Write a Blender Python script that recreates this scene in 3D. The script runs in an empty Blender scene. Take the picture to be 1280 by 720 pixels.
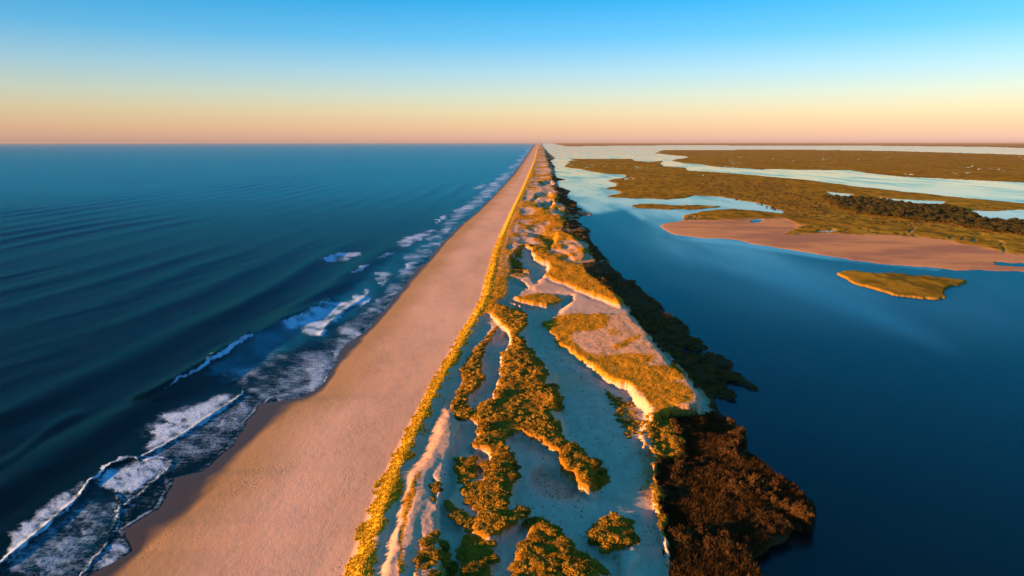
import bpy, math, random
import numpy as np
random.seed(7); rng = np.random.default_rng(11)
C = bpy.context.scene.collection
# ------------------------------------------------------------------ camera model
F = 853.3; HC = 100.0; TH = math.atan(182.0/F); cs, sn = math.cos(TH), math.sin(TH)
def proj(X, Y, Z):
    d = Y*cs + (HC-Z)*sn; d = np.maximum(d, 1.0)
    return 640 + F*X/d, 360 - F*(Y*sn - (HC-Z)*cs)/d
def ray(u, v, z=0.0):
    rx = (np.asarray(u, float)-640)/F; ry = (360-np.asarray(v, float))/F
    t = (z-HC)/(-sn+ry*cs)
    return t*rx, t*(cs+ry*sn)
def lg(Y, k, lo=60.0): return k*np.log(np.maximum(Y, lo)/lo)
def ss(a, b, x):
    t = np.clip((x-a)/(b-a), 0, 1); return t*t*(3-2*t)
# ------------------------------------------------------------------ noise
def _h(ix, iy, s):
    n = (ix*374761393 + iy*668265263 + s*974634777) & 0xffffffff
    n = ((n ^ (n >> 13))*1274126177) & 0xffffffff
    return ((n ^ (n >> 16)) & 0xffff)/65535.0
def vnoise(x, y, s=0):
    x0 = np.floor(x); y0 = np.floor(y); fx = x-x0; fy = y-y0
    fx = fx*fx*(3-2*fx); fy = fy*fy*(3-2*fy)
    ix = x0.astype(np.int64); iy = y0.astype(np.int64)
    a = _h(ix, iy, s); b = _h(ix+1, iy, s); c = _h(ix, iy+1, s); d = _h(ix+1, iy+1, s)
    return (a+(b-a)*fx)*(1-fy) + (c+(d-c)*fx)*fy
def fbm(x, y, o=4, s=0):            # about -1..1
    r = 0; a = 1; t = 0
    for i in range(o):
        r = r + a*(vnoise(x, y, s+i*17)*2-1); t += a; a *= .5; x = x*2.03+5.1; y = y*2.03-3.7
    return r/t*1.5
# ------------------------------------------------------------------ layout layers, traced on the ground
RX0, RY0, RS = -260, 176, 2
RW, RH = 1900*RS, 720*RS
def K(ox, oy, s, pts): return [(ox+x/s, oy+y/s) for x, y in pts]
def c1(p): return K(640,180,7.2,p)
def c2(p): return K(590,270,5.54,p)
def c3(p): return K(540,370,5.143,p)
def c4(p): return K(420,500,3.27,p)
def c5(p): return K(540,500,3.273,p)
def c6(p): return K(660,370,3.79,p)
def c7(p): return K(780,500,3.273,p)
def m1(p): return K(680,170,4,p)
def m2(p): return K(960,170,4,p)
def m3(p): return K(800,240,2.667,p)
def w1(p): return K(0,540,4,p)
def w2(p): return K(140,460,4.5,p)
def w3(p): return K(180,360,3.6,p)
def w4(p): return K(380,220,4,p)
def box(a, r, ax):
    if r < 1: return a
    n = a.shape[ax]; pad = [(0,0),(0,0)]; pad[ax] = (r+1, r)
    c = np.cumsum(np.pad(a, pad, mode='edge'), axis=ax)
    sl1 = [slice(None)]*2; sl0 = [slice(None)]*2
    sl1[ax] = slice(2*r+1, 2*r+1+n); sl0[ax] = slice(0, n)
    return (c[tuple(sl1)]-c[tuple(sl0)])/(2*r+1)
def polymask(pts, blur):
    p = np.array(pts, float); p[:,0] = (p[:,0]-RX0)*RS; p[:,1] = (p[:,1]-RY0)*RS
    b = blur*RS; pad = int(b*2)+4
    x0 = int(max(0, p[:,0].min()-pad)); x1 = int(min(RW, p[:,0].max()+pad)); y0 = int(max(0, p[:,1].min()-pad)); y1 = int(min(RH, p[:,1].max()+pad))
    m = np.zeros((y1-y0, x1-x0), np.float64); xs = np.arange(x0, x1)+.5
    q = np.roll(p, -1, 0)
    for j in range(y1-y0):
        y = y0+j+.5
        hit = (p[:,1] <= y) != (q[:,1] <= y)
        if not hit.any(): continue
        a, c = p[hit], q[hit]
        xi = np.sort(a[:,0]+(y-a[:,1])*(c[:,0]-a[:,0])/(c[:,1]-a[:,1]))
        m[j] = np.searchsorted(xi, xs) % 2
    rx = int(b/2+.5); ry = int(b/2*.6+.5)
    for _ in range(2): m = box(box(m, rx, 1), ry, 0)
    return slice(y0, y1), slice(x0, x1), m
def layer(v=0.0): return np.full((RH, RW), v, np.float32)
def put(L, pts, val, blur=1.5):
    a, b, m = polymask(pts, blur); L[a, b] = L[a, b]*(1-m) + val*m
def samp(L, u, v):
    x = np.clip((u-RX0)*RS-.5, 0, RW-1.01); y = np.clip((v-RY0)*RS-.5, 0, RH-1.01)
    ix = x.astype(int); iy = y.astype(int); fx = x-ix; fy = y-iy
    return (L[iy,ix]*(1-fx)+L[iy,ix+1]*fx)*(1-fy) + (L[iy+1,ix]*(1-fx)+L[iy+1,ix+1]*fx)*fy
# curves that run along the coast
SW = [(95,730),(110,720),(163,690),(153,662),(200,636),(208,616),(216,598),(250,590),(291,558),(309,529),(325,505),(360,500),(383,495),(402,482),(418,456),(430,432),(456,415),(474,396),(492,375),(515,345),(520,335),(535,327),(552,305),(575,282),(595,267),(617,245),(640,220),(650,207),(659,194),(665,185),(668,181)]
DRY = [(142,730),(154,716),(204,666),(256,622),(304,562),(352,522),(394,500),(408,482),(425,458),(440,440),(462,415),(482,393),(500,372),(522,345),(540,325),(558,303),(581,280),(600,264),(621,243),(643,219),(652,206),(660,194),(666,185),(669,181)]
TOE = [(429,720),(445,680),(474,604),(506,540),(537,482),(569,427),(592,389),(600,373),(606,350),(615,318),(625,292),(639,262),(650,240),(657,225),(668,199),(672,183)]
def curve(pts, z):
    a = np.array([ray(u, v, z) for u, v in pts]); a = a[np.argsort(a[:,1])]
    d = (a[2]-a[0])/(a[2,1]-a[0,1]); a = np.vstack([[a[0,0]-d[0]*.8*(a[0,1]), 0.0], a])
    e = a[-1]; dd = (a[-1]-a[-4]); e2 = e + dd*400000/dd[1]
    a = np.vstack([a, e2]); return a
cSW, cDRY, cTOE = curve(SW, .05), curve(DRY, .3), curve(TOE, 3.0)
XS = lambda Y: np.interp(Y, cSW[:,1], cSW[:,0])
XD = lambda Y: np.interp(Y, cDRY[:,1], cDRY[:,0])
XF = lambda Y: np.interp(Y, cTOE[:,1], cTOE[:,0])
# island outline, lagoon side
SHORE = [(676,177.5),(679,184)] + c1([(330,80),(390,125),(345,150),(385,205),(385,260),(400,300),(490,322),(400,330),(420,385),(535,425),(485,450),(520,505),(590,525),(570,570),(640,600),(730,635),(620,640),(590,690),(620,740)]) + \
  c2([(740,20),(760,70),(815,100),(805,150),(870,240),(950,310),(960,350),(1030,400),(1030,430),(1110,460)]) + c6([(570,0),(620,30),(640,80),(700,110),(750,150),(755,200),(800,205),(835,250),(790,262),(740,235),(730,275),(800,280),(870,275),(960,310),(970,340),(950,370),(1000,378),(1095,437),(1085,447),(960,400),(915,420),(980,465),(975,490),(940,488),(890,450),(880,510),(905,550)]) + \
  c7([(380,70),(440,100),(490,150),(492,210),(450,235),(560,275),(620,350),(700,400),(745,440),(782,450),(765,510),(720,535),(690,520),(655,580),(600,590),(565,625),(505,650),(530,720),(560,800),(610,960),(640,1200)]) + [(0,1100),(0,177.5)]
LAND = layer(); put(LAND, [(x,y) for x,y in SHORE], 1, 2.2)
a_ = layer(); put(a_, SHORE, 1, .7); r0 = (250-RY0)*RS; wgt = np.clip((np.arange(RH)-r0+60)/60, 0, 1)[:,None]
LAND = LAND*wgt + a_*(1-wgt)
# dune heights
H = layer(5.0)
EASTALL = [(676,177.5),(683,190),(688,215),(690,232),(694,240),(702,250),(708,262),(702,290),(716,293),(734,306),(743,326),(727,328),(731,337),(752,355),(770,368),(789,388)] + c6([(490,90),(560,170),(660,270),(760,370),(840,470),(900,552)]) + [(1500,515),(1500,177.5)]
BROWNALL = c7([(190,70),(300,60),(380,62),(1500,200),(1500,1200),(230,1200),(190,720),(185,580),(160,480),(140,380),(135,280),(150,240),(240,240),(215,160)])
put(H, EASTALL, 1.3, 2); put(H, BROWNALL, 2.4, 2)
YARD = [(606,350),(600,373),(592,389)] + c3([(300,180),(290,150),(370,110),(400,60)]) + c2([(200,590),(260,540),(250,440),(270,380),(300,200),(340,150),(330,50),(310,0),(270,0),(170,200),(60,560)])
NORTH = [(560,350),(672,177.5),(684,190),(694,225),(700,250),(728,285),(744,325),(752,345)]
put(H, NORTH, 6.1, 2); put(H, YARD, 6.3, 2)
TROUGH = c6([(0,60),(160,50),(230,0),(150,80),(60,130),(130,200),(190,265),(310,345),(390,410),(500,450),(575,560),(520,680),(470,760)]) + c5([(860,190),(840,260),(850,380),(900,460),(950,600),(970,720),(990,1100),(250,1100),(250,720),(250,600),(280,570),(400,480),(310,450),(340,300),(300,145),(420,120),(540,150),(520,0),(640,-90)]) + c6([(0,330)])
HOL = 3.2
put(H, TROUGH, HOL, 4)
SHPALE = layer(0); put(SHPALE, TROUGH, 1, 8)  # mask of shaded hollows, where the sand colour is painted paler
for p, h, b in [
  (c3([(290,180),(370,180),(370,260),(270,360),(200,440),(110,640),(90,740),(150,740),(200,470),(300,330),(260,260)]), 4.3, 2),
  (c3([(345,320),(480,240),(500,300),(450,400),(440,500),(400,620),(330,720),(250,720),(250,640),(330,560),(330,450)]), 2.6, 3),
  (c5([(110,110),(180,110),(160,210),(240,225),(210,330),(190,300),(190,230),(90,240),(90,370),(45,430),(120,540),(110,740),(60,740),(40,560),(30,400),(30,280),(80,200)]), 3.0, 3),
  (c5([(110,700),(60,700),(60,1100),(130,1100)]), 3.0, 3),
  (c2([(340,210),(410,240),(430,300),(545,340),(500,420),(440,465),(400,400),(270,400),(265,300)]), 1.8, 2),
  (c2([(255,440),(330,450),(390,500),(310,540),(260,510)]), 2.0, 2),
  (c2([(200,590),(330,600),(430,630),(380,660),(320,640)]), 2.0, 2),
  (c3([(600,80),(700,70),(900,0),(870,60),(800,110),(700,150),(690,190),(620,220),(605,150)]), 2.4, 2),
  ]: put(H, p, h, b); put(SHPALE, p, 1, 4)
V1 = c3([(370,110),(400,60),(450,60),(600,100),(612,200),(560,240),(510,290),(490,220),(440,190),(410,160)])
V2 = c3([(345,325),(400,250),(430,200),(410,190),(380,240),(340,290),(260,360),(210,440),(190,470),(190,560),(160,640),(120,740),(220,740),(230,640),(300,600),(330,540),(300,450),(330,380)])
V2c = c4([(470,0),(480,60),(530,90),(580,85),(600,40),(640,10),(570,45),(520,30),(510,0)])
V3 = c3([(560,260),(620,330),(660,380),(700,420),(740,500),(720,560),(800,600),(830,660),(825,740),(700,740),(330,740),(400,660),(420,600),(440,540),(440,480),(460,400),(450,380),(500,330),(520,290)])
V3b = c5([(470,-20),(490,60),(540,150),(610,215),(690,270),(720,340),(690,370),(640,390),(580,350),(530,280),(510,220),(440,180),(370,150),(310,145),(300,190),(330,230),(350,300),(330,360),(310,400),(310,450),(370,445),(400,480),(330,520),(270,570),(200,570),(170,530),(190,480),(200,400),(210,350),(230,260),(250,220),(200,210),(170,220),(160,190),(190,150),(180,80),(220,20),(300,-20)])
VB = c5([(100,240),(190,230),(190,290),(150,340),(110,350),(90,290)])
VC = c5([(100,370),(200,325),(200,400),(190,450),(170,440),(140,400)])
VD = c5([(45,430),(70,410),(150,480),(170,520),(150,540),(110,510),(80,470)])
VE = c5([(130,540),(180,560),(250,590),(245,740),(235,1000),(120,1000),(120,600)])
VF = c5([(390,500),(420,500),(470,500),(540,560),(590,620),(640,660),(700,690),(660,760),(640,1000),(330,1000),(330,720),(340,620),(400,570),(385,530)])
VG = c5([(650,540),(690,490),(740,470),(800,490),(828,550),(810,580),(760,620),(720,630),(670,590)])
VH = c4([(385,310),(420,330),(410,430),(380,400)]); VI = c4([(350,560),(410,540),(460,600),(490,700),(480,1000),(340,1000),(320,680)])
SCR = [(V1,7.4,5),(V2,5.8,5),(V2c,5.8,4),(V3,7.8,11),(V3b,7.0,9),(VB,5.6,6),(VC,5.6,6),(VD,5.4,6),(VE,5.2,8),(VF,6.4,11),(VG,5.6,11)]
for p, h, b in SCR: put(H, p, h, b)
put(H, c5([(760,625),(830,570),(850,620),(800,740),(765,730)]), 5.0, 8)
PLAT = c6([(60,130),(130,90),(190,80),(350,90),(470,100),(550,165),(610,260),(680,350),(760,420),(815,500),(815,545),(700,570),(640,570),(590,620),(575,540),(500,500),(490,440),(430,430),(390,400),(330,385),(310,340),(260,330),(230,290),(190,260),(140,240),(130,200)])
SAD = c2([(440,480),(510,440),(620,480),(740,530),(860,590),(1090,650),(1110,690),(930,690),(700,670),(590,690),(690,600),(700,540),(640,530),(420,520)])
P2 = c2([(540,370),(520,410),(560,440),(640,470),(740,520),(860,570),(1050,640),(1000,560),(930,490),(850,440),(800,380),(720,330),(620,300),(540,280),(500,180),(470,250),(430,290),(530,330)])
P3 = c2([(590,130),(650,110),(700,160),(760,190),(790,270),(760,310),(700,320),(690,280),(600,230),(570,190)])
P4 = c2([(375,75),(430,55),(600,40),(640,60),(620,110),(560,130),(480,125),(420,100)])
V4 = c2([(290,560),(440,535),(570,545),(625,580),(600,620),(480,630),(400,610),(330,590)])
P6 = c1([(180,590),(250,570),(380,600),(440,640),(420,690),(200,710),(190,650)]); P7 = c1([(200,520),(240,480),(330,480),(390,510),(340,530),(230,540)])
P8 = c1([(340,430),(400,410),(438,460),(420,500),(380,512),(350,480)]); P9 = c1([(230,380),(340,380),(385,415),(300,445),(215,440)])
P10 = c1([(210,290),(350,258),(382,312),(340,332),(240,345)]); P11 = c1([(255,190),(330,180),(372,250),(240,300),(215,270)]); P12 = c1([(240,60),(290,60),(330,130),(330,180),(255,190),(240,120)])
DK = [c1([(240,340),(350,335),(380,375),(270,378)]), c1([(230,450),(350,440),(350,475),(180,515)]), c1([(240,540),(380,525),(340,580),(230,565)]), c1([(400,600),(520,600),(500,640),(420,640)]), c2([(400,130),(600,130),(560,190),(540,240),(490,170)])]
for p in DK: put(H, p, 2.6, 1)
for p, h, b in [(SAD,5.6,2.5),(P2,6.4,2.5),(P3,6.4,1.8),(P4,6.4,1.6),(V4,6.6,1.5),(P6,7,1.2),(P7,7,1),(P8,6.6,1),(P9,6.4,1),(P10,6.8,1),(P11,7,1),(P12,6.5,.8),(PLAT,5.5,9)]: put(H, p, h, b)
TL = layer(0); put(SHPALE, PLAT, 0, 6); put(SHPALE, c6([(555,170),(600,200),(660,280),(750,360),(830,460),(900,550),(870,575),(815,545),(815,500),(760,420),(680,350),(610,260)]), .9, 3)  # plateau stays warm; its shaded east flank joins the pale mask
for p, b in [(PLAT,4),(P2,3),(P3,2),(P4,1.5),(P6,1.2),(P10,1),(P11,1),(P8,1)]: put(TL, p, 1, b)
BANK = c7([(60,210),(100,180),(140,200),(140,280),(135,370),(165,470),(185,570),(150,565),(110,430),(60,390),(70,300)])
put(H, BANK, 5.3, 7)
for p in ([(690,430),(785,497),(800,520),(808,640),(760,600),(700,520)], [(770,560),(792,560),(806,600),(812,650),(826,700),(800,700),(780,640)]): put(H, p, HOL, 3)
put(H, [(742,588),(775,575),(812,560),(822,650),(830,720),(800,720),(806,640),(765,632),(745,632)], 2.3, 5)
BROWN = c7([(190,70),(300,60),(380,90),(440,120),(490,160),(490,210),(450,240),(560,280),(620,350),(700,400),(780,450),(760,510),(720,530),(680,520),(650,580),(600,590),(560,620),(500,640),(520,720),(600,960),(620,1200),(230,1200),(190,720),(185,580),(160,480),(140,380),(135,280),(150,240),(240,240),(215,160)])
put(H, BROWN, 2.6, 5)
ESTRIP = c2([(640,70),(700,50),(740,20),(760,70),(815,100),(805,150),(870,240),(950,310),(960,350),(1030,400),(1110,460)]) + c6([(570,0),(620,30),(640,80),(700,110),(750,150),(755,200),(835,250),(740,235),(730,275),(800,280),(870,275),(960,310),(1000,378),(1095,437),(960,400),(980,465),(975,490),(940,488),(880,510),(900,550),(840,470),(760,370),(660,270),(560,170),(490,90),(470,30)]) + c2([(1100,640),(1000,540),(900,470),(780,370),(760,320),(850,312),(800,200),(700,130),(620,110)])
EST2 = c1([(300,20),(340,90),(345,150),(385,205),(385,260),(480,318),(385,318),(375,250),(350,200),(335,150),(310,100)]); EST3 = c1([(390,385),(535,425),(485,450),(520,505),(590,525),(570,570),(640,600),(730,635),(620,640),(590,690),(620,760),(540,760),(500,690),(520,600),(480,550),(420,530),(400,510),(440,460)])
put(H, c6([(555,170),(600,200),(660,280),(750,360),(830,460),(900,550),(870,575),(815,545),(815,500),(760,420),(680,350),(610,260)]), 1.3, 3)
for p in (EST2, EST3): put(H, p, 1.2, 1)
PIT = [(680+29*math.cos(t)*1.0+12, 605+20*math.sin(t)+6*math.cos(t)) for t in np.linspace(0, 6.28, 24, endpoint=False)]
put(H, PIT, .3, 6)
# ground cover layers
G = layer(0); S = layer(0); TK = layer(0); TR = layer(0)
put(G, NORTH, .66, 8); put(G, YARD, .62, 6)
for p, g, b in [(V1,.8,1.5),(V2,.9,1),(V2c,.9,1),(V3,.9,2),(V3b,.9,2),(VB,.9,1.5),(VC,.9,1.5),(VD,.9,1.5),(VE,.9,2),(VF,.8,2),(VG,.8,2),(VH,.7,2),(VI,.6,3),
  (P2,.95,1),(P3,.9,1.2),(P4,.95,1),(V4,.9,1),(P6,.95,1),(P7,.5,1),(P8,.6,1),(P9,.35,1),(P10,.95,1),(P11,.9,1),(P12,.5,1),
  (PLAT,.36,2),
  (c6([(70,125),(190,85),(350,90),(380,130),(340,160),(200,170),(190,210),(150,210),(110,160)]),.85,2),
  (c6([(60,130),(130,200),(140,240),(190,260),(260,330),(310,340),(330,385),(430,430),(480,430),(400,370),(330,310),(240,260),(190,200),(110,130)]),.8,2),
  (c6([(250,290),(440,290),(600,300),(560,350),(480,360),(330,340)]),.6,3),
  (c6([(400,255),(480,215),(555,205),(480,240),(420,270)]),.6,2),
  (c6([(360,150),(400,180),(440,190),(520,190),(400,195)]),.6,2),
  (c6([(390,370),(480,360),(700,360),(735,420),(560,430),(500,440),(400,400)]),.9,2),
  (c6([(500,440),(700,440),(750,470),(775,520),(640,560),(580,530),(560,490)]),.9,2),
  (c6([(340,420),(420,480),(500,500),(560,620),(470,690),(430,600)]),.45,4),
  (c4([(330,290),(345,300),(300,470),(270,600),(280,720),(250,720),(260,560),(280,400)]),.75,2),
  (BROWN,1,1.5),(EST2,1,.7),(EST3,1,.7),(BANK,.4,3)]: put(G, p, g, b)
for p in DK: put(G, p, .7, 1)
for p in (c2([(340,210),(410,240),(430,300),(545,340),(500,420),(440,465),(400,400),(350,400),(340,300)]), c2([(255,440),(330,450),(390,500),(310,540),(260,510)])): put(G, p, .1, 1.5)
for p, b in [(V2,1),(V2c,1),(V3,1.5),(V3b,1.5),(VB,1),(VC,1),(VD,1),(VE,1.5),(VF,1.5),(VG,1),(VH,1)]: put(S, p, 1, b)
put(S, V1, .45, 1); put(S, VI, .35, 2)
put(S, c2([(280,250),(340,280),(330,350),(380,390),(350,420),(270,390),(265,330)]), 1, 1); put(S, c2([(370,150),(480,140),(480,200),(440,250),(420,210),(370,190)]), .8, 1)
put(S, c2([(300,190),(340,180),(330,240),(290,250)]), .8, 1)
put(S, c6([(340,420),(420,480),(500,500),(560,620),(470,690),(430,600)]), .3, 3)
put(S, c7([(120,200),(145,200),(140,370),(170,480),(185,570),(165,560),(135,440),(115,330)]), .6, 1.5)
put(S, c6([(560,560),(660,570),(640,640),(560,700),(520,700)]), .35, 2)
put(TK, BROWN, 1, 1); 
ES = layer(0)
for p in (EASTALL,EST2,EST3): put(ES, p, 1, .7)
put(G, EASTALL, 1, 1); put(G, BROWNALL, 1, 1.5); put(TK, BROWNALL, 1, 1)
FIX = [(872,545),(893,512),(905,500),(930,505),(930,535),(900,550)]
put(H, FIX, 1.0, 2); put(G, FIX, 1, 1); put(ES, FIX, 1, 1)
put(S, c7([(60,120),(200,60),(215,160),(245,240),(150,245),(90,200)]), .6, 3); put(G, c7([(120,60),(200,60),(215,160),(245,240),(150,245),(110,150)]), .75, 4); put(H, c7([(100,110),(200,60),(250,240),(120,250)]), 4.2, 6)
TRACK = c4([(455,20),(400,140),(360,240),(290,300),(270,420),(230,560),(180,720),(80,1100),(240,1100),(290,720),(340,560),(390,420),(400,300),(450,250),(490,190),(495,90)])
put(TR, TRACK, 1, 1.5)
put(H, TRACK, 6.8, 10)
put(H, [(553,560),(562,590),(550,640),(548,720),(548,1100),(512,1100),(512,720),(528,620)], 6.5, 9); put(G, [(553,560),(562,590),(550,640),(548,720),(548,1100),(525,1100),(525,720),(540,620)], .34, 6); put(H, VH, 6.0, 3)

put(G, PIT, .34, 4)
def grow(L, r, k, off):
    m = L.astype(np.float64)
    for _ in range(2): m = box(box(m, r, 1), max(1, r//2), 0)
    return np.maximum(L, np.clip(m*k-off, 0, .85)).astype(np.float32)
r1_ = (345-RY0)*RS; Gn = grow(G, 7, 2.1, .36); x0_, x1_ = (560-RX0)*RS, (905-RX0)*RS; G[r1_:, x0_:x1_] = Gn[r1_:, x0_:x1_]
TRm = np.clip(TR, 0, 1); G = G*(1-TRm*.75)
put(G, c4([(330,290),(345,300),(300,470),(270,600),(280,720),(250,720),(260,560),(280,400)]), .7, 2)
def terrain(X, Y, full=False):
    dxs = X-XS(Y); xf = XF(Y); wid = np.maximum(xf-XS(Y), 5)
    zb = np.where(dxs < 0, np.maximum(.045*dxs, -3.5), 3.1*np.clip(dxs/wid, 0, 1)**.85)
    zb = zb + .05*fbm(X*.09, Y*.05, 3, 5)*ss(2, 15, dxs) + .010*fbm(X*.8, Y*.8, 2, 6)*ss(4, 10, dxs)
    Ya = np.maximum(Y, 60.0); sc = np.clip(Ya/300, .6, 12)
    Lq = np.where(Ya < 180, Ya/.6, 300+lg(Ya, 300, 180.0)); wx = .9*fbm(X/(5*sc), Lq/5, 3, 21)*sc; wy = 1.6*fbm(X/(5*sc), Lq/5, 3, 33)*sc
    z = np.full(X.shape, 4.0); Xw = X+wx; Yw = Y+wy
    for _ in range(5):
        u, v = proj(Xw, Yw, z); hd = samp(H, u, v); z = z*.4+hd*.6
    u, v = proj(Xw, Yw, z); hd = samp(H, u, v); gg = samp(G, u, v); s_ = samp(S, u, v)
    land = samp(LAND, *proj(X+wx*.5, Y+wy*.5, .3))
    e = X-xf
    hd = hd + (.35*fbm(X*.18, Y*.12, 4, 41) + .12*fbm(X*.9, Y*.7, 2, 47))*(.25+.9*gg)
    ns_ = np.clip(Y/700, .8, 8); n1 = fbm(X/(15*ns_), lg(Y, 700, 300.)/30, 3, 44); nf = ss(420, 640, Y)*ss(10, 16, e)
    hd = hd + 1.3*n1*nf; gg = gg*(1-nf) + gg*nf*(.45+.85*ss(-.25, .3, n1))
    hd = hd + samp(TL, u, v)*np.clip(.055*(e-52), -.8, 3.2)
    crest = .75*np.exp(-((e-4.8)/3.0)**2) + .35*fbm(X*.2, Y*.15, 3, 55)*np.exp(-((e-5)/5)**2)
    hd = np.where(e < 12, hd*ss(6, 11, e)+5.3*(1-ss(6, 11, e)), hd) + crest
    fg = ss(-.5, .8, e+1.4*fbm(X*.3, Y*.3, 2, 60))*(1-ss(5.5, 8.5, e+2.2*fbm(X*.25, Y*.2, 3, 61)))
    k = ss(-.5, 5.5, e)
    z = zb*(1-k) + hd*k
    z = np.where(e > 6, z*ss(.45, .85, land)+(-1.5+4*np.minimum(land, .45))*(1-ss(.45, .85, land)), z)
    if not full: return z
    wet = 1-ss(.55, 1.25, (dxs)/np.maximum(XD(Y)-XS(Y), 1.5)+.25*fbm(X*.12, Y*.06, 3, 70))
    damp = 1-ss(0, 26, X-XD(Y)+4*fbm(X*.05, Y*.03, 3, 71))
    uu, vv = proj(Xw, Yw, z)
    return z, dict(grass=np.clip(np.maximum(gg*ss(0, 2, e), fg), 0, 1), scrub=s_, thick=samp(TK, uu, vv), estrip=samp(ES, uu, vv), wet=np.where(X < xf, wet, 0), damp=np.where(X < xf, damp, 0), cx=e, pale=samp(SHPALE, u, v)*ss(8, 13, e), track=samp(TR, u, v), fore=fg, land=land, e=e, u=u, v=v)

# ------------------------------------------------------------------ mesh helpers
def mesh_np(name, V, Fc, mats, attrs=None, fm=None, smooth=True):
    me = bpy.data.meshes.new(name); n = len(V); nf, kf = Fc.shape
    me.vertices.add(n); me.vertices.foreach_set('co', np.ascontiguousarray(V, np.float32).ravel())
    me.loops.add(nf*kf); me.loops.foreach_set('vertex_index', np.ascontiguousarray(Fc, np.int32).ravel())
    me.polygons.add(nf); me.polygons.foreach_set('loop_start', np.arange(0, nf*kf, kf, dtype=np.int32))
    me.update(calc_edges=True)
    me.polygons.foreach_set('use_smooth', np.full(nf, smooth))
    if fm is not None: me.polygons.foreach_set('material_index', fm.astype(np.int32))
    for m in mats: me.materials.append(m)
    for k, a in (attrs or {}).items():
        at = me.attributes.new(k, 'FLOAT', 'POINT'); at.data.foreach_set('value', np.ascontiguousarray(a, np.float32))
    me.validate(); return me
def link(name, me, kind=None, label=None, cat=None, group=None, parent=None):
    o = bpy.data.objects.new(name, me); C.objects.link(o)
    if kind: o['kind'] = kind
    if label: o['label'] = label
    if cat: o['category'] = cat
    if group: o['group'] = group
    if parent: o.parent = parent
    return o
def grid(us, vs):
    U, W = np.meshgrid(us, vs); X, Y = ray(U, W, 0.0)
    nr, nc = U.shape; i = np.arange(nr*nc).reshape(nr, nc)
    Fc = np.stack([i[1:,:-1], i[1:,1:], i[:-1,1:], i[:-1,:-1]], -1).reshape(-1, 4)
    return U.ravel(), W.ravel(), X.ravel(), Y.ravel(), Fc
def submesh(name, V, Fc, keep, mats, attrs):
    f = Fc[keep]; used = np.unique(f); mp = np.full(len(V), -1); mp[used] = np.arange(len(used))
    return mesh_np(name, V[used], mp[f], mats, {k: a[used] for k, a in attrs.items()})
def rows(v0, v1, lo, hi, rate=.012):
    r = [v0]
    while r[-1] < v1: r.append(r[-1]+min(hi, max(lo, (r[-1]-178)*rate)))
    return np.array(r)
# ------------------------------------------------------------------ materials
def new_mat(n):
    m = bpy.data.materials.new(n); m.use_nodes = True; t = m.node_tree; t.nodes.clear()
    o = t.nodes.new('ShaderNodeOutputMaterial'); b = t.nodes.new('ShaderNodeBsdfPrincipled'); t.links.new(b.outputs[0], o.inputs[0])
    return m, t, b
class N:
    def __init__(s, t): s.t = t
    def v(s, x, sock):
        if hasattr(x, 'is_output') or hasattr(x, 'links'): s.t.links.new(x, sock)
        else: sock.default_value = x if not isinstance(x, tuple) or len(x) == 4 or sock.type == 'VECTOR' else (*x, 1)
    def at(s, name): n = s.t.nodes.new('ShaderNodeAttribute'); n.attribute_name = name; return n.outputs['Fac']
    def pos(s): return s.t.nodes.new('ShaderNodeNewGeometry').outputs['Position']
    def mp(s, vec, scale, loc=(0,0,0), rot=(0,0,0)):
        n = s.t.nodes.new('ShaderNodeMapping'); s.v(vec, n.inputs['Vector']); n.inputs['Scale'].default_value = scale; n.inputs['Location'].default_value = loc; n.inputs['Rotation'].default_value = rot; return n.outputs[0]
    def noise(s, vec, scale, det=4, rough=.55, dist=0):
        n = s.t.nodes.new('ShaderNodeTexNoise'); s.v(vec, n.inputs['Vector']); n.inputs['Scale'].default_value = scale; n.inputs['Detail'].default_value = det; n.inputs['Roughness'].default_value = rough; n.inputs['Distortion'].default_value = dist; return n.outputs['Fac']
    def vor(s, vec, scale, feat='DISTANCE_TO_EDGE'):
        n = s.t.nodes.new('ShaderNodeTexVoronoi'); n.feature = feat; s.v(vec, n.inputs['Vector']); n.inputs['Scale'].default_value = scale; return n.outputs['Distance']
    def m(s, op, a, b=0.0, c=None, clamp=False):
        n = s.t.nodes.new('ShaderNodeMath'); n.operation = op; n.use_clamp = clamp; s.v(a, n.inputs[0]); s.v(b, n.inputs[1])
        if c is not None: s.v(c, n.inputs[2])
        return n.outputs[0]
    def rng(s, x, a, b, c=0.0, d=1.0, smooth=True):
        n = s.t.nodes.new('ShaderNodeMapRange'); n.interpolation_type = 'SMOOTHSTEP' if smooth else 'LINEAR'
        s.v(x, n.inputs['Value']); 
        for k, q in zip(('From Min','From Max','To Min','To Max'), (a,b,c,d)): s.v(q, n.inputs[k])
        return n.outputs['Result']
    def mix(s, f, a, b, mode='MIX'):
        n = s.t.nodes.new('ShaderNodeMix'); n.data_type = 'RGBA'; n.blend_type = mode
        s.v(f, n.inputs['Factor']); s.v(a, n.inputs['A'] if False else n.inputs[6]); s.v(b, n.inputs[7]); return n.outputs[2]
    def bump(s, h, strength, dist, normal=None):
        n = s.t.nodes.new('ShaderNodeBump'); s.v(h, n.inputs['Height']); s.v(strength, n.inputs['Strength']); n.inputs['Distance'].default_value = dist
        if normal is not None: s.t.links.new(normal, n.inputs['Normal'])
        return n.outputs[0]
def c4_(r, g, b): return (r, g, b, 1.0)
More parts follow.
